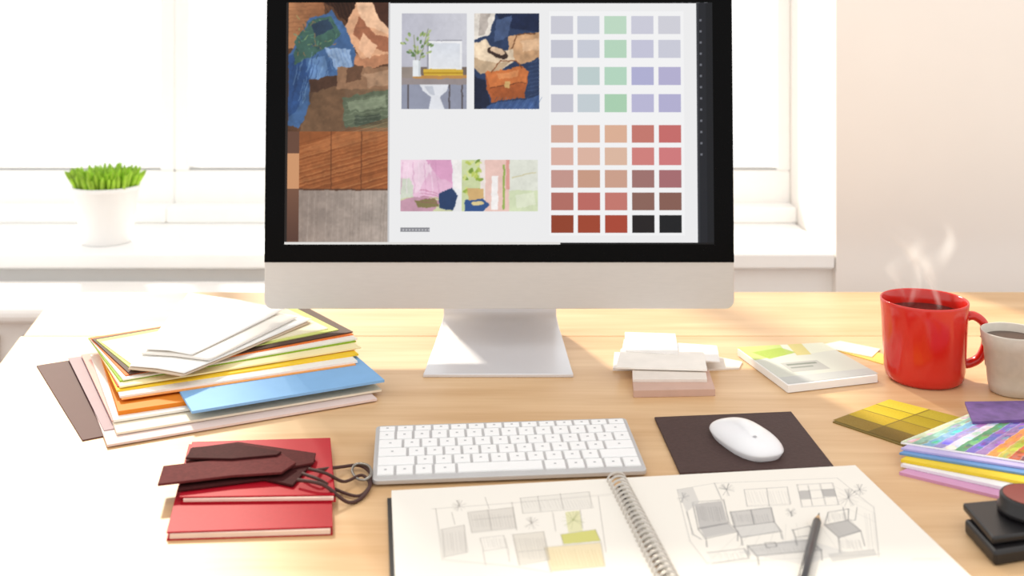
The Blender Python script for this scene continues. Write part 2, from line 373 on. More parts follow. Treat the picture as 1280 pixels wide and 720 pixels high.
disp=painted('display_picture',cv,bil(TM(-hw,t1,-0.0018),TM(hw,t1,-0.0018),TM(hw,t0,-0.0018),TM(-hw,t0,-0.0018)),attr_mat('display_emission',True,0.97))
path=smooth_path([(0,1.444,0.0),(0,1.52,0.0005),(0,1.60,0.002),(0,1.640,0.010),(0,1.656,0.034),(0,1.648,0.09),(0,1.625,0.18),(0,1.604,0.25)],8)
v=[];f=[];N=len(path); tt=0.005
for i,p in enumerate(path):
    a=path[max(i-1,0)];b=path[min(i+1,N-1)]; t=(b-a).normalized(); nn=Vector((0,-t.z,t.y))
    hwid=(0.194+(0.166-0.194)*min(1,i/(N*0.5)))/2; cx=mcx
    lo=p+Vector((0,0,D)); up=lo+nn*tt
    v+=[(cx-hwid,lo.y,lo.z),(cx+hwid,lo.y,lo.z),(cx+hwid,up.y,up.z),(cx-hwid,up.y,up.z)]
for i in range(N-1):
    for k0 in range(4):
        k1=(k0+1)%4; f.append((i*4+k0,i*4+k1,(i+1)*4+k1,(i+1)*4+k0))
f+=[(0,1,2,3),((N-1)*4+3,(N-1)*4+2,(N-1)*4+1,(N-1)*4)]
M_foot=mat('stand_aluminium',(222,222,226),0.35,metal=0.3,var=0.01)
stand=mesh_obj('stand',v,f,M_foot,bevel=0.0012)
hinge=box('hinge_block',mcx-0.07,mcx+0.07,1.595,1.62,D+0.23,D+0.29,M_alu,0.004)
group('desktop_computer',[body,shell,glass,disp,stand,hinge])
# ---------------------------------------------------------------- keyboard
kc=P(633,559,0.012); ka=math.radians(5.0); kt=math.radians(5)
def TK(x,y,z):
    yy=y*math.cos(kt)-z*math.sin(kt); zz=(y+0.06)*math.sin(kt)+z*math.cos(kt)
    return (kc.x+x*math.cos(ka)-yy*math.sin(ka), kc.y+x*math.sin(ka)+yy*math.cos(ka), D+0.001+zz)
M_key=mat('key_plastic',(244,244,244),0.4,var=0.01); M_kb=mat('keyboard_aluminium',(200,199,199),0.4,metal=0.3,var=0.02)
KW,KD=0.279,0.118
base=prism('aluminium_base',rpoly(KW,KD,0.006),0.001,0.006,M_kb,0.001,T=TK)
kv=[];kf=[];gv=[];gf=[]
def key(x0,x1,y0,y1):
    i=len(kv); q=0.0007
    for (a,b,c,d,z) in((x0,x1,y0,y1,0.006),(x0,x1,y0,y1,0.0072),(x0+q,x1-q,y0+q,y1-q,0.0080)):
        kv.extend([TK(a,c,z),TK(b,c,z),TK(b,d,z),TK(a,d,z)])
    for l in(0,4):
        for k0 in range(4):
            k1=(k0+1)%4; kf.append((i+l+k0,i+l+k1,i+l+4+k1,i+l+4+k0))
    kf.append((i+8,i+9,i+10,i+11))
    xm=(x0+x1)/2; ym=(y0+y1)/2
    if x1-x0<0.03:
        j=len(gv); r=0.0013
        gv.extend([TK(xm-r,ym-r,0.0081),TK(xm+r,ym-r,0.0081),TK(xm+r,ym+r,0.0081),TK(xm-r,ym+r,0.0081)]); gf.append((j,j+1,j+2,j+3))
mg=0.0045; uw=KW-2*mg; gap=0.0028
rows=[([1]*14,0.0095),([1]*13+[1.5],0.0160),([1.5]+[1]*13,0.0160),([1.8]+[1]*11+[1.8],0.0160),([2.3]+[1]*10+[2.3],0.0160),([1,1,1,1.25,5.2,1.25,1,1,1,1],0.0165)]
y=KD/2-0.006
for ws,hh in rows:
    tot=sum(ws); un=(uw-gap*(len(ws)-1))/tot; x=-uw/2
    for w in ws: key(x,x+w*un,y-hh,y); x+=w*un+gap
    y-=hh+0.0026
keys=mesh_obj('keys',kv,kf,M_key); gl=mesh_obj('key_legends',gv,gf,mat('legend_grey',(186,186,188),0.6))
cyl=tube('battery_tube',[TK(-KW/2+0.002,KD/2-0.008,-0.003),TK(KW/2-0.002,KD/2-0.008,-0.003)],0.0068,M_kb,seg=20)
group('computer_keyboard',[base,keys,gl,cyl])
# ---------------------------------------------------------------- mouse pad + mouse
slab('mouse_pad',[(818,521),(989,514),(1043,583),(850,591)],0,0.003,mat('dark_brown_leather',(72,52,49),0.65,bump=0.2,scale=300,var=0.12,spec=0.3),0.0008)
mc=P(932,547,0.010); ma=math.radians(19)
v=[];f=[];n=14;mm=48;A,B,Hm=0.0290,0.052,0.021
for j in range(n+1):
    r=math.sin(j/n*math.pi/2)
    for i in range(mm):
        a=2*math.pi*i/mm; ca,sa=math.cos(a),math.sin(a); q=1/((abs(ca)**2.7+abs(sa)**2.7)**(1/2.7))
        x=r*q*ca*A; y=r*q*sa*B; z=0.006+(Hm-0.006)*(max(0,1-r**2.3))**0.62*(1-0.08*(y/B))
        v.append((mc.x+x*math.cos(ma)-y*math.sin(ma),mc.y+x*math.sin(ma)+y*math.cos(ma),D+0.003+z))
for i in range(mm):
    a=2*math.pi*i/mm; ca,sa=math.cos(a),math.sin(a); q=1/((abs(ca)**2.7+abs(sa)**2.7)**(1/2.7))
    x=0.9*q*ca*A; y=0.93*q*sa*B; v.append((mc.x+x*math.cos(ma)-y*math.sin(ma),mc.y+x*math.sin(ma)+y*math.cos(ma),D+0.003))
for j in range(n+1):
    for i in range(mm):
        l=(i+1)%mm; f.append((j*mm+i,j*mm+l,(j+1)*mm+l,(j+1)*mm+i))
sh=mesh_obj('white_shell',v,f,mat('mouse_plastic',(240,240,243),0.22,var=0.005),smooth=True)
lg=lathe('logo_mark',[(0.0001,0),(0.0022,0)],mc.x+0.012*math.sin(ma),mc.y-0.03*math.cos(ma),D+0.003+0.0195,mat('logo_grey',(180,180,184),0.4),16)
group('computer_mouse',[sh,lg])
# ---------------------------------------------------------------- sketchbook
C0=Vector((0.103,1.117)); ang=math.radians(7.2); U=Vector((math.cos(ang),math.sin(ang))); Vv=Vector((math.sin(ang),-math.cos(ang)))
PT=0.010; PH=0.30
def SB(u,v): p=C0+U*u+Vv*v; return (p.x,p.y)
def quad(u0,u1,v0,v1): return [SB(u0,v0),SB(u0,v1),SB(u1,v1),SB(u1,v0)]
M_page=mat('page_edges',(240,236,226),0.8,var=0.05,scale=400,stretch=(0.05,0.05,6))
M_cover=mat('black_cover',(38,36,38),0.6)
k=[prism('cover_back',quad(0.003,0.254,-0.002,PH+0.002),D,D+0.002,M_cover),
   prism('cover_front',quad(-0.226,-0.003,-0.002,PH+0.002),D,D+0.002,M_cover),
   prism('pages_right',quad(0.005,0.251,0,PH),D+0.002,D+PT-0.0002,M_page),
   prism('pages_left',quad(-0.222,-0.005,0.001,PH),D+0.002,D+PT-0.0002,M_page)]
def page(name,u0,u1,draw,w):
    h=int(w*PH/(u1-u0))
    def tf(x,y):
        p=P(x,y,PT); r=Vector((p.x,p.y))-C0; return ((r.dot(U)-u0)/(u1-u0)*w, r.dot(Vv)/PH*h)
    cv=Canvas(w,h,(240,235,226),tf); draw(cv)
    cs=[(*SB(u0,0),D+PT),(*SB(u1,0),D+PT),(*SB(u1,PH),D+PT),(*SB(u0,PH),D+PT)]
    return painted(name,cv,bil(*cs),attr_mat('sketch_paper',rough=0.8))
def hatch(cv,x0,y0,x1,y1,rd,g,al=0.35,st=3,sl=0.3):
    x=x0
    while x<x1:
        cv.line((x,y0+rd.uniform(0,2)),(x+sl*(y1-y0),y1-rd.uniform(0,3)),1.0,g,al*rd.uniform(.6,1.2)); x+=st*rd.uniform(.7,1.3)
def sk(cv,p,rd,g,al=0.45,n=3,w=1.1,j=1.3):
    for _ in range(n): cv.pl([(x+rd.uniform(-j,j),y+rd.uniform(-j,j)*.8) for x,y in p],w,g,al)
def drawR(cv):
    g=(104,102,104); rd=random.Random(3)
    T=lambda p,c,a: cv.poly(p,c,a)
    # room outline
    sk(cv,[(846,612),(892,604),(1046,598),(1092,634),(1098,696)],rd,g,.28,2,1.0,.8); sk(cv,[(846,612),(862,676),(884,704),(1100,692)],rd,g,.28,2,1.0,.8)
    sk(cv,[(892,604),(902,624)],rd,g,.3)
    for y in (616,626,636): sk(cv,[(1040,y-10),(1092,y+16)],rd,g,.2,1)
    for i in range(9): cv.line((884+i*24,704-i*1.4),(930+i*13,660-i*1.2),1,g,.16)
    # armchair
    T([(868,630),(902,626),(910,654),(874,660)],(146,144,146),.5); T([(874,660),(910,654),(920,664),(882,672)],(168,166,166),.6)
    for q in ([(866,628),(904,624),(911,654),(872,661),(866,628)],[(872,661),(911,654),(922,664),(882,673),(872,661)],[(882,673),(884,684)],[(922,664),(922,676)],[(858,640),(866,668),(876,674)]): sk(cv,q,rd,g,.5,3)
    hatch(cv,870,632,902,652,rd,g,.4,2.6,.2)
    # sofa
    T([(912,640),(964,634),(968,652),(918,658)],(168,166,166),.5); T([(918,658),(968,652),(976,664),(926,672)],(196,194,192),.6)
    for q in ([(912,640),(964,634),(968,652),(918,658),(912,640)],[(918,658),(926,672),(976,664),(968,652)],[(938,637),(942,655)],[(926,672),(928,682)],[(976,664),(978,674)]): sk(cv,q,rd,g,.5,3)
    hatch(cv,914,642,962,654,rd,g,.35,3,.25)
    # windows / shelves at back
    for q in ([(930,612),(984,608),(988,630),(934,633),(930,612)],[(957,610),(961,632)],[(996,606),(1040,603),(1048,630),(1002,634),(996,606)],[(1010,606),(1016,632)],[(1024,605),(1032,631)],[(998,614),(1042,611)],[(1000,624),(1046,620)]): sk(cv,q,rd,g,.4,2)
    T([(998,614),(1012,613),(1014,623),(1000,624)],(140,138,140),.5); T([(1026,612),(1042,611),(1045,620),(1029,621)],(130,128,130),.5); hatch(cv,932,613,984,630,rd,g,.2,3.5,.3)
    # plants
    for (cx,cy,r) in ((908,612,10),(1060,622,14),(1074,612,9),(854,622,8),(988,640,7)):
        for i in range(22):
            a=rd.uniform(0,6.28); cv.line((cx,cy),(cx+r*math.cos(a),cy+r*.8*math.sin(a)),1.0,g,rd.uniform(.25,.6))
    sk(cv,[(1054,634),(1057,650),(1068,650),(1070,634)],rd,g,.5,2)
    # coffee table, second chair, rug
    T([(920,690),(1000,672),(1060,690),(1004,706)],(206,204,202),.45)
    T([(934,682),(1010,675),(1026,687),(946,695)],(190,188,186),.6); T([(1030,656),(1060,650),(1076,664),(1048,672)],(150,148,148),.55)
    for q in ([(934,682),(1010,675),(1026,687),(946,695),(934,682)],[(946,695),(948,706)],[(1026,687),(1028,700)],[(934,682),(936,694)],[(1030,656),(1060,650),(1076,664),(1048,672),(1030,656)],[(1048,672),(1050,690)],[(1076,664),(1080,682)],[(1030,656),(1034,640),(1060,636),(1060,650)],
              [(990,662),(1012,658),(1016,668),(994,672),(990,662)],[(994,672),(996,682)],[(1016,668),(1018,676)],[(884,690),(930,686),(936,698),(890,704)],[(956,679),(968,677),(970,683),(958,684),(956,679)]): sk(cv,q,rd,g,.5,3)
    hatch(cv,1034,640,1058,652,rd,g,.45,2.4,.1); hatch(cv,936,684,1020,692,rd,g,.3,4,.5); hatch(cv,1050,674,1076,688,rd,g,.4,2.5,.2); hatch(cv,886,690,930,700,rd,g,.35,3,.3); hatch(cv,1080,640,1096,690,rd,g,.22,3,.1)
    T([(1034,692),(1092,686),(1096,694),(1040,702)],(170,168,166),.4); T([(846,612),(866,609),(874,628),(858,640)],(190,188,186),.5)
    for i in range(12): cv.line((1140+i*3,700),(1142+i*3,697),1,(150,150,150),.5)
def drawL(cv):
    g=(132,126,120); rd=random.Random(5)
    cv.poly([(585,640),(640,634),(645,660),(590,666)],(200,194,186),.5); cv.poly([(552,662),(580,656),(584,690),(556,696)],(208,202,194),.5)
    cv.poly([(680,684),(750,678),(756,708),(688,714)],(226,204,150),.6); cv.poly([(700,668),(744,662),(750,676),(704,680)],(196,194,80),.7)
    cv.poly([(706,640),(724,638),(728,664),(710,666)],(214,212,150),.6)
    cv.poly([(640,668),(680,664),(686,700),(648,706)],(210,202,188),.5); cv.poly([(650,622),(736,614),(740,634),(654,642)],(222,218,210),.5)
    for p in [[(540,636),(640,628),(762,618)],[(640,628),(646,662)],[(544,636),(554,700)],[(585,640),(640,634),(645,660),(590,666),(585,640)],[(552,662),(580,656),(584,690),(556,696),(552,662)],
              [(650,622),(736,614),(740,634),(654,642),(650,622)],[(680,684),(750,678),(756,708),(688,714),(680,684)],[(640,668),(680,664),(686,700),(648,706),(640,668)],[(700,668),(744,662),(750,676),(704,680),(700,668)],
              [(600,672),(630,669),(634,684),(604,688),(600,672)],[(604,688),(606,706)],[(634,684),(636,702)],[(564,640),(568,656)],[(610,637),(614,662)],[(672,620),(676,640)],[(700,617),(704,637)],[(748,620),(758,690)],
              [(556,700),(640,708),(690,716)],[(690,640),(694,664)],[(724,638),(728,660)],[(590,650),(642,645)],[(606,622),(610,636)],[(648,690),(684,686)]]: sk(cv,p,rd,g,.36,2)
    hatch(cv,588,642,640,660,rd,g,.3,3.5,.2); hatch(cv,554,664,580,690,rd,g,.28,3.5,.1); hatch(cv,652,624,734,636,rd,g,.2,4,.4); hatch(cv,642,672,682,700,rd,g,.3,3,.2); hatch(cv,604,672,632,686,rd,g,.35,3,.2); hatch(cv,684,686,750,708,rd,(170,140,80),.3,4,.3)
    for (cx,cy,r) in ((716,650,14),(574,632,9),(664,654,10)):
        for i in range(20):
            a=rd.uniform(0,6.28); cv.line((cx,cy),(cx+r*math.cos(a),cy+r*.8*math.sin(a)),1.0,(140,146,90) if cx==716 else g,rd.uniform(.25,.55))
k.append(page('drawing_right',0.005,0.251,drawR,560)); k.append(page('drawing_left',-0.222,-0.005,drawL,480))
cvv=[];cf=[]
for i in range(34):
    s0=0.006+i*0.0088
    for o in (0,0.0022):
        c=C0+Vv*(s0+o); pts=[Vector((c.x+U.x*0.0095*math.cos(a),c.y+U.y*0.0095*math.cos(a),D+0.0105+0.0085*math.sin(a))) for a in np.linspace(0,2*math.pi,20,endpoint=False)]
        vv,ff=tube_geo(pts,0.0007,True,6,up=Vector((Vv.x,Vv.y,0))); b0_=len(cvv); cvv+=vv; cf+=[tuple(q+b0_ for q in t) for t in ff]
k.append(mesh_obj('wire_coil',cvv,cf,mat('coil_wire',(206,200,192),0.35,metal=0.4),smooth=True))
group('spiral_sketchbook',k)
p0=P(1024,640,0.015); p1=P(998,742,0.015); dv=(p1-p0); L=dv.length; dn=dv.normalized()
def pc(s): return p0+dn*s
k=[tube('graphite_tip',[pc(0),pc(0.006)],[0.0003,0.0011],mat('graphite',(40,40,44),0.4),seg=8),
   tube('wood_cone',[pc(0.006),pc(0.018)],[0.0011,0.0036],mat('pencil_wood',(206,170,130),0.6),seg=12),
   tube('barrel',[pc(0.018),pc(0.17)],0.0038,mat('pencil_paint',(60,58,62),0.35),seg=6)]
for o in k: o.location.z=o.location.z-0.0009
group('pencil',k)
# ---------------------------------------------------------------- mug with coffee
mx,my=0.530,1.440
M_red=mat('red_glaze',(208,38,28),0.14,var=0.03,spec=0.6)
prof=[(0.0001,0.001),(0.040,0.0),(0.044,0.001),(0.0475,0.005),(0.0495,0.015),(0.0515,0.05),(0.0530,0.085),(0.0543,0.1005),(0.0540,0.1025),(0.0528,0.1030),(0.0515,0.1015),(0.0500,0.085),(0.0480,0.03),(0.045,0.008),(0.0001,0.006)]
k=[lathe('cup_body',prof,mx,my,D,M_red,72)]
hp=smooth_path([(mx+0.050,my,D+0.078),(mx+0.062,my-0.003,D+0.082),(mx+0.0745,my-0.006,D+0.072),(mx+0.0765,my-0.007,D+0.050),(mx+0.070,my-0.005,D+0.030),(mx+0.058,my-0.002,D+0.021),(mx+0.048,my,D+0.019)],8)
k.append(tube('handle',hp,0.0056,M_red,seg=14,flat=1.5))
k.append(lathe('coffee',[(0.0001,0),(0.0493,0)],mx,my,D+0.085,mat('black_coffee',(40,18,12),0.08),48))
ms=bpy.data.materials.new('steam_vapour'); ms.use_nodes=True; nt=ms.node_tree; nt.nodes.clear()
ou=nt.nodes.new('ShaderNodeOutputMaterial'); mixs=nt.nodes.new('ShaderNodeMixShader'); tr=nt.nodes.new('ShaderNodeBsdfTransparent'); df=nt.nodes.new('ShaderNodeBsdfTranslucent'); df.inputs['Color'].default_value=(1,1,1,1)
at=nt.nodes.new('ShaderNodeAttribute'); at.attribute_name='dens'
nt.links.new(at.outputs['Fac'],mixs.inputs['Fac']); nt.links.new(tr.outputs[0],mixs.inputs[1]); nt.links.new(df.outputs[0],mixs.inputs[2]); nt.links.new(mixs.outputs[0],ou.inputs['Surface'])
def wisp(name,ox,oy,h0,h1,w,ph,amp,dens):
    n,m_=60,16; v=[];f=[];dn_=[]
    for j in range(n+1):
        t=j/n; z=D+h0+(h1-h0)*t; cx=mx+ox+amp*math.sin(ph+t*4.0)*(0.4+t)+0.006*math.sin(ph*2+t*9)*t; cy=my+oy+0.01*math.cos(ph+t*6)
        for i in range(m_+1):
            u=i/m_*2-1; ww=w*(0.5+1.3*t)*(0.75+0.25*math.sin(ph+t*8)); tw=0.5*math.sin(ph+t*4)
            v.append((cx+u*ww*math.cos(tw),cy+u*ww*math.sin(tw),z)); dn_.append(dens*(1-u*u)**1.6*math.sin(math.pi*t)**0.9*(0.6+0.4*math.sin(ph*3+t*11+u*3)))
    for j in range(n):
        for i in range(m_): q=j*(m_+1)+i; f.append((q,q+1,q+m_+2,q+m_+1))
    o=mesh_obj(name,v,f,ms,smooth=True,fix=False); a_=o.data.attributes.new('dens','FLOAT','POINT'); a_.data.foreach_set('value',dn_); return o
k+=[wisp('steam_1',-0.014,0.01,0.088,0.195,0.016,0.5,0.010,0.22),wisp('steam_2',0.012,0.0,0.088,0.185,0.014,2.1,0.012,0.24),wisp('steam_3',0.024,0.012,0.088,0.205,0.018,4.0,0.010,0.20),wisp('steam_4',-0.026,0.0,0.088,0.175,0.012,3.1,0.008,0.18)]
group('coffee_mug',k)
gx,gy=0.622,1.392
M_g=mat('grey_ceramic',(206,198,186),0.45,var=0.05,scale=120)
prof=[(0.0001,0.001),(0.024,0.0),(0.027,0.002),(0.029,0.012),(0.0305,0.030),(0.0318,0.0312),(0.0335,0.055),(0.0352,0.0565),(0.0375,0.0745),(0.0370,0.0762),(0.0352,0.0755),(0.0325,0.055),(0.027,0.012),(0.0001,0.008)]
k=[lathe('cup_body',prof,gx,gy,D,M_g,56)]
k.append(lathe('drink',[(0.0001,0),(0.0335,0)],gx,gy,D+0.066,mat('dark_tea',(70,44,30),0.1),40))
group('ceramic_cup',k)
# ---------------------------------------------------------------- potted succulent on the sill
qx,qy=(132-640)*2.25/F,2.255
prof=[(0.0001,0.001),(0.047,0),(0.049,0.003),(0.0625,0.104),(0.0655,0.105),(0.0660,0.114),(0.0640,0.115),(0.0600,0.108),(0.0560,0.09),(0.0001,0.09)]
k=[lathe('white_pot',prof,qx,qy,D,mat('pot_glaze',(240,239,238),0.35,var=0.01),48)]
k.append(lathe('soil',[(0.0001,0),(0.058,0)],qx,qy,D+0.096,mat('soil_brown',(70,52,36),0.9,var=0.3,scale=200),32))
v=[];f=[]
for i in range(130):
    r=0.056*math.sqrt((i+0.5)/130); a=i*2.39996; bx,by=qx+r*math.cos(a),qy+r*math.sin(a)
    hh=random.uniform(0.048,0.066)*(1-0.2*(r/0.058)**2); lean=random.uniform(0.2,0.55)*r/0.058+0.05; la=a+random.uniform(-.6,.6)
    ps=[Vector((bx+math.cos(la)*lean*hh*q**1.6,by+math.sin(la)*lean*hh*q**1.6,D+0.094+hh*q)) for q in (0,0.3,0.6,0.82,0.94,1.0)]
    w=random.uniform(0.0044,0.0062); vv,ff=tube_geo(ps,[w*0.5,w*0.85,w,w*0.85,w*0.5,w*0.1],seg=7,flat=0.75); j=len(v); v+=vv; f+=[tuple(q+j for q in t) for t in ff]
k.append(mesh_obj('fleshy_leaves',v,f,mat('leaf_green',(150,190,56),0.5,var=0.4,scale=50,spec=0.3),smooth=True,fix=False))
group('potted_succulent',k)
# ---------------------------------------------------------------- stack of paper folders
def fold(name,fl,h,t,rot,w,d,m,bevel=0):
    p=P(fl[0],fl[1],h+t); r=math.radians(rot); u=Vector((math.cos(r),math.sin(r))); n=Vector((-math.sin(r),math.cos(r))); o=Vector((p.x,p.y))
    q=[o,o+u*w,o+u*w+n*d,o+n*d]; return prism(name,[(a.x,a.y) for a in q],D+h,D+h+t,m,bevel)
spec=[('brown_card',(103,550),0.0015,32,0.21,0.297,(92,60,56)),
('pink_card',(134,556),0.0025,27,0.31,0.30,(230,208,200)),
('mauve_sheet',(130,538),0.0010,29,0.29,0.29,(170,146,150)),
('cream_card',(146,541),0.0025,26.5,0.31,0.27,(236,222,198)),
('rose_sheet',(140,526),0.0012,28,0.30,0.27,(222,170,160)),
('white_folder',(142,525),0.0030,26,0.315,0.26,(240,236,228)),
('orange_folder',(148,514),0.0050,25,0.30,0.25,(222,128,30)),
('blue_folder',(240,514),0.0030,27,0.232,0.17,(132,180,226)),
('peach_sheet',(152,499),0.0012,26,0.285,0.22,(238,160,90)),
('white_sheet',(150,495),0.0025,26,0.29,0.22,(240,236,228)),
('yellow_folder',(146,488),0.0020,27,0.30,0.215,(240,200,50)),
('red_sheet',(147,483),0.0012,28.5,0.30,0.21,(200,60,44)),
('cream_folder',(150,483),0.0020,29.5,0.305,0.205,(246,232,180)),
('green_folder',(150,476),0.0016,31,0.305,0.20,(140,172,36)),
('white_folder_b',(154,474),0.0018,32,0.305,0.19,(240,234,224)),
('orange_sheet',(157,469),0.0013,33.5,0.302,0.18,(226,116,44)),
('brown_folder',(162,467),0.0016,35,0.300,0.17,(80,56,44)),
('pale_green_sheet',(166,462),0.0012,36.5,0.280,0.15,(206,214,120)),
('cream_sheet',(170,459),0.0014,38,0.265,0.13,(236,226,196)),]
h=0.0; k=[]
for nm,fl,t,rot,w,d,col in spec:
    k.append(fold(nm,fl,h,t,rot,w,d,mat('card_'+nm,col,0.7,var=0.03,spec=0.3))); h+=t
group('folder_stack',k)
def curl(name,px,h,m,amp=0.01,n=16,ax=0):
    c=[P(x,y,h) for x,y in px]; v=[];f=[]
    for j in range(n+1):
        for i in range(n+1):
            a,b=i/n,j/n; p=(c[0]*(1-a)+c[1]*a)*(1-b)+(c[3]*(1-a)+c[2]*a)*b
            z=amp*((1-abs(2*a-1))*0.4+0.5*b*b*a); v.append((p.x,p.y,p.z+z))
    for j in range(n):
        for i in range(n): q=j*(n+1)+i; f.append((q,q+1,q+n+2,q+n+1))
    o=mesh_obj(name,v,f,m,smooth=True); s_=o.modifiers.new('thickness','SOLIDIFY'); s_.thickness=0.0009; return o
M_p2=mat('paper_b',(232,226,218),0.7,var=0.01); M_p3=mat('paper_tan',(206,184,160),0.7,var=0.02)
k=[curl('sheet_1',[(160,461),(228,470),(388,404),(232,378)],h+0.001,M_p3,0.003),
   curl('sheet_2',[(162,457),(230,466),(390,400),(234,373)],h+0.003,M_paper,0.004),
   curl('sheet_3',[(176,442),(262,450),(372,398),(226,376)],h+0.006,M_p2,0.004),
   curl('sheet_4',[(182,436),(240,443),(356,388),(236,366)],h+0.009,M_paper,0.005)]
group('loose_paper_sheets',k)
# ---------------------------------------------------------------- red notebooks
M_rn=mat('red_cover',(168,8,30),0.55,var=0.05,bump=0.05,scale=200,spec=0.2); M_cream=mat('cream_pages',(232,206,190),0.8)
k=[slab('cover_bottom',[(208,674),(416,667),(413,552),(236,559)],0,0.0015,M_rn),
   slab('pages',[(212,668),(413,662),(411,555),(238,560)],0.0015,0.004,M_cream),
   slab('cover_top',[(208,665),(416,658),(413,549),(236,555)],0.0055,0.0015,M_rn,0.0004)]
group('red_notebook',k)
k=[slab('cover_bottom',[(226,628),(420,626),(413,551),(240,556)],0.0071,0.0012,M_rn),
   slab('pages',[(229,624),(417,622),(411,553),(243,557)],0.0083,0.0025,M_cream),
   slab('cover_top',[(224,621),(418,618),(413,547),(240,552)],0.0108,0.0015,mat('crimson_cover',(174,14,34),0.55,spec=0.2),0.0004)]
group('red_notebook',k)
M_l=[mat('burgundy_leather',(84,36,36),0.8,bump=0.08,scale=250,var=0.15,spec=0.12),mat('maroon_leather',(66,28,28),0.8,bump=0.08,scale=250,var=0.15,spec=0.12),mat('wine_leather',(96,42,42),0.8,bump=0.08,scale=250,var=0.15,spec=0.12)]
k=[slab('swatch_a',[(222,612),(226,600),(310,588),(392,566),(394,574),(366,606),(330,598)],0.0132,0.0025,M_l[1],0.0006),
   slab('swatch_b',[(232,576),(238,560),(298,552),(395,566),(392,578),(350,586)],0.016,0.0025,M_l[0],0.0006),
   slab('swatch_c',[(197,605),(204,582),(300,571),(352,566),(370,578),(352,590),(290,594)],0.019,0.0025,M_l[2],0.0006),
   slab('swatch_d',[(232,572),(240,559),(296,554),(352,564),(346,568),(290,573)],0.0218,0.002,M_l[1],0.0006)]
group('leather_swatches',k)
def px3(l): return [P(x,y,h_) for x,y,h_ in l]
M_cord=mat('dark_cord',(74,44,38),0.7)
k=[tube('cord_loop',smooth_path(px3([(378,592,0.018),(400,600,0.018),(420,612,0.004),(448,620,0.003),(462,606,0.004),(452,594,0.006),(430,602,0.006),(408,592,0.018),(386,586,0.02)]),8),0.0016,M_cord),
   tube('cord_loop_b',smooth_path(px3([(372,600,0.018),(404,606,0.018),(436,628,0.003),(458,616,0.003),(464,594,0.004),(450,582,0.004),(424,584,0.006),(394,588,0.018)]),8),0.0018,M_cord),
   tube('split_ring',smooth_path(px3([(446,580,0.006),(460,582,0.008),(464,592,0.010),(456,600,0.008),(446,598,0.005),(440,588,0.004)]),6,True),0.0014,mat('ring_steel',(150,146,140),0.3,metal=0.8),closed=True)]
group('key_cord',k)
# ---------------------------------------------------------------- white sample cards
M_c1=mat('card_white',(244,240,236),0.7); M_c2=mat('card_blush',(204,170,154),0.7); M_c3=mat('card_offwhite',(232,222,212),0.7)
k=[slab('block_a',[(792,488),(894,486),(886,462),(790,464)],0,0.009,M_c2,0.0006),
   slab('block_b',[(791,474),(884,474),(880,452),(790,454)],0.009,0.004,M_c3,0.0005),
   slab('card_c',[(766,460),(806,460),(804,440),(768,440)],0,0.004,M_c1,0.0005),
   slab('card_d',[(776,444),(900,452),(896,432),(780,424)],0.013,0.0015,M_c1),
   slab('card_e',[(770,459),(884,462),(880,440),(776,436)],0.0148,0.002,mat('card_w2',(246,240,232),0.7)),
   slab('card_f',[(782,438),(848,442),(844,417),(781,415)],0.017,0.0015,M_c1),
   slab('card_g',[(850,436),(928,452),(924,460),(880,462),(848,446)],0,0.002,M_c3)]
group('sample_cards',k)
# ---------------------------------------------------------------- notepad
def seq(px,h): return [tuple(P(x,y,h)) for x,y in px]
k=[slab('cover_back',[(984,490),(1098,476),(1028,434),(921,440)],0,0.001,mat('np_back',(206,200,196),0.6)),
   slab('pages',[(985,482),(1097,469),(1027,430),(922,436)],0.001,0.009,M_paper)]
cv=Canvas(240,240,(206,208,196)); 
cv.poly([(0,0),(120,0),(100,70),(0,90)],(190,204,120),1,4); cv.poly([(120,0),(240,0),(240,60),(130,80)],(216,218,198),1,3)
cv.poly([(20,40),(110,20),(130,60),(40,90)],(160,184,66),0.8,6); cv.rect(50,120,150,180,(180,180,174)); cv.rect(60,130,140,140,(130,136,126)); cv.rect(60,150,120,158,(140,144,136))
cv.poly([(140,0),(180,0),(160,80),(120,80)],(202,184,96),0.7,4); cv.rect(0,200,240,240,(194,196,192))
k.append(painted('cover_picture',cv,bil(*seq([(921,434),(1028,428),(1098,467),(985,480)],0.0103)),attr_mat('printed_card')))
group('notepad',k)
k=[slab('card_1',[(1040,436),(1104,455),(1108,444),(1066,430)],0,0.001,mat('card_lemon',(230,206,100),0.7)),
   slab('card_2',[(1020,432),(1090,446),(1100,436),(1050,426)],0.001,0.001,mat('card_cream2',(246,238,214),0.7))]
group('colour_cards',k)
# ---------------------------------------------------------------- olive leather samples
cv=Canvas(160,120,(206,180,30))
for i,c in enumerate([(140,112,34),(186,156,26),(204,178,30),(220,196,56)]):
    cv.rect(i*40,0,i*40+40,60,c,1,4); cv.rect(i*40,60,i*40+40,120,tuple(int(q*0.82) for q in c),1,4)
for i in range(1,4): cv.line((i*40,0),(i*40,120),2,(110,92,30))
cv.line((0,60),(160,60),2,(110,92,30))
k=[slab('backing',[(1041,527),(1130,557),(1215,527),(1112,500)],0,0.0014,mat('sample_backing',(120,100,40),0.7)),
   painted('sample_patches',cv,bil(*seq([(1041,525),(1112,499),(1214,525),(1131,555)],0.0018)),attr_mat('printed_card'))]
group('leather_sample_card',k)
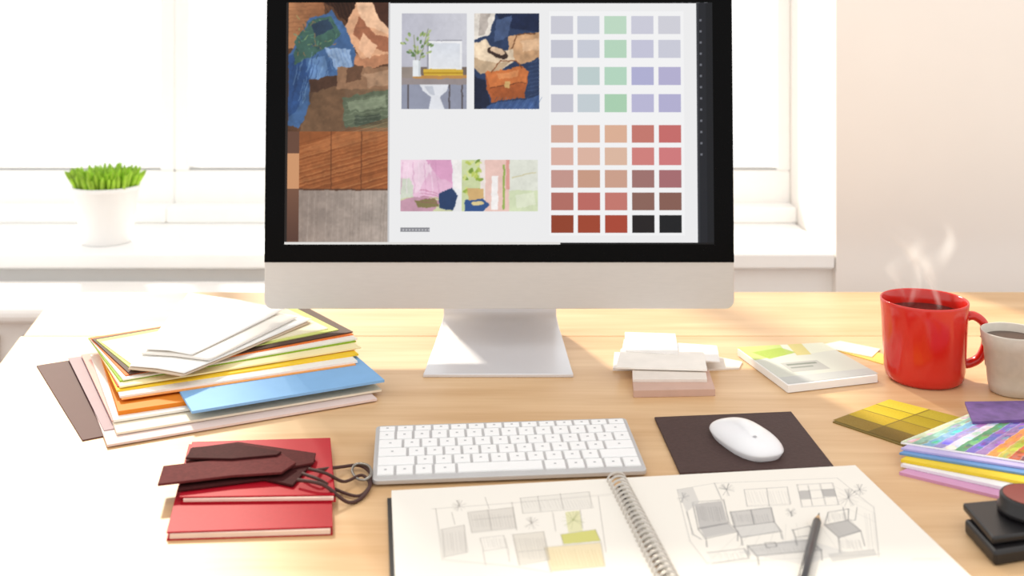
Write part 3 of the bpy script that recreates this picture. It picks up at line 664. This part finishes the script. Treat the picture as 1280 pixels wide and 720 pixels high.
# ---------------------------------------------------------------- paint colour books
k=[];h=0.0
for nm,col,a_,b_,c_,d_,t in [('pink_book',(208,150,188),(1124,590),(1330,640),(1390,560),(1215,545),0.003),
   ('white_book',(236,234,238),(1126,580),(1330,626),(1390,550),(1215,535),0.003),
   ('yellow_book',(232,200,44),(1126,574),(1330,612),(1390,540),(1215,528),0.003),
   ('blue_book',(104,148,200),(1124,566),(1330,600),(1390,530),(1212,522),0.002),
   ('lilac_book',(190,178,222),(1126,560),(1330,592),(1390,524),(1212,518),0.002)]:
    k.append(slab(nm,[a_,b_,c_,d_],h,t,mat('book_'+nm,col,0.6))); h+=t+0.0002
# printed fan of colour strips
cv=Canvas(420,260,(220,216,224)); rd=random.Random(11)
cols=[(206,216,184),(150,190,170),(130,176,206),(160,150,206),(216,210,226),(96,150,110),(118,106,184),(150,120,170),(218,142,78),(190,176,84),(192,94,62),(120,80,90),(80,106,170),(222,160,174),(200,190,160)]
nn_=len(cols)
for i,c in enumerate(cols):
    x0=420*i/nn_; x1=420*(i+1)/nn_; cv.poly([(x0,260),(x1+1,260),(x1+1,0),(x0,0)],c)
    for _ in range(16):
        yy=rd.uniform(0,250); c2=[max(0,min(255,q+rd.uniform(-50,50))) for q in c]; xx=rd.uniform(x0,x1-6); cv.ell((xx+x1)/2,yy,rd.uniform(3,(x1-x0)/2),rd.uniform(3,16),c2,.7,rd.uniform(-.3,.3))
    cv.line((x0,0),(x0,260),1.4,(240,238,240),.6)
cv.photo(0,0,420,260,blur=1,amp=.06,warp=1.2)
k.append(slab('strip_backing',[(1126,553),(1330,585),(1392,513),(1214,517)],h,0.0015,M_paper))
k.append(painted('colour_strips',cv,bil(*seq([(1214,516),(1392,512),(1330,584),(1126,552)],h+0.0018)),attr_mat('printed_card')))
k.append(slab('purple_book',[(1216,527),(1330,522),(1340,500),(1206,502)],h+0.002,0.003,mat('purple_card',(108,80,140),0.6,var=0.3,scale=60)))
group('paint_colour_books',k)
# ---------------------------------------------------------------- black lens case
M_bk=mat('black_plastic',(24,22,24),0.35)
k=[slab('case_base',[(1205,648),(1243,690),(1330,676),(1290,636)],0,0.013,M_bk,0.003),
   slab('case_lid',[(1203,628),(1241,672),(1330,660),(1290,620)],0.0135,0.007,M_bk,0.002)]
lp=P(1288,640,0.022)
k.append(lathe('lens_barrel',[(0.0001,0),(0.026,0),(0.028,0.002),(0.028,0.006),(0.026,0.008),(0.026,0.015),(0.0245,0.017),(0.020,0.016),(0.0001,0.014)],lp.x,lp.y,D+0.0205,M_bk,48))
k.append(lathe('red_ring',[(0.0222,0),(0.0230,0.0002)],lp.x,lp.y,D+0.0375,mat('ring_red',(150,60,50),0.4),48))
group('lens_case',k)
# ---------------------------------------------------------------- light
w=bpy.data.worlds.new('bright_sky'); sc.world=w; w.use_nodes=True
bg=w.node_tree.nodes['Background']; bg.inputs['Color'].default_value=(1.0,0.98,0.955,1); bg.inputs['Strength'].default_value=1.22
sl=bpy.data.lights.new('sun','SUN'); sl.energy=4.4; sl.angle=math.radians(5.0); sl.color=(1,0.92,0.77)
so=link(bpy.data.objects.new('sun',sl)); el=math.radians(36); az=Vector((0.386,-0.922,0))
dirv=(az.normalized()*math.cos(el)+Vector((0,0,-math.sin(el))))
so.rotation_euler=dirv.to_track_quat('-Z','Y').to_euler(); so.location=(-1,3.5,3)
# ---------------------------------------------------------------- camera
cd=bpy.data.cameras.new('camera'); co=link(bpy.data.objects.new('camera',cd)); sc.camera=co
co.location=(0,0,D+HC); co.rotation_euler=(math.radians(90),0,0)
cd.sensor_width=36; cd.lens=F*36/1280; cd.shift_y=-360/1280; cd.clip_start=0.05
cd.dof.use_dof=True; cd.dof.focus_distance=1.35; cd.dof.aperture_fstop=5.0
sc.view_settings.view_transform='Standard'; sc.view_settings.look='None'; sc.view_settings.exposure=0; sc.view_settings.gamma=1
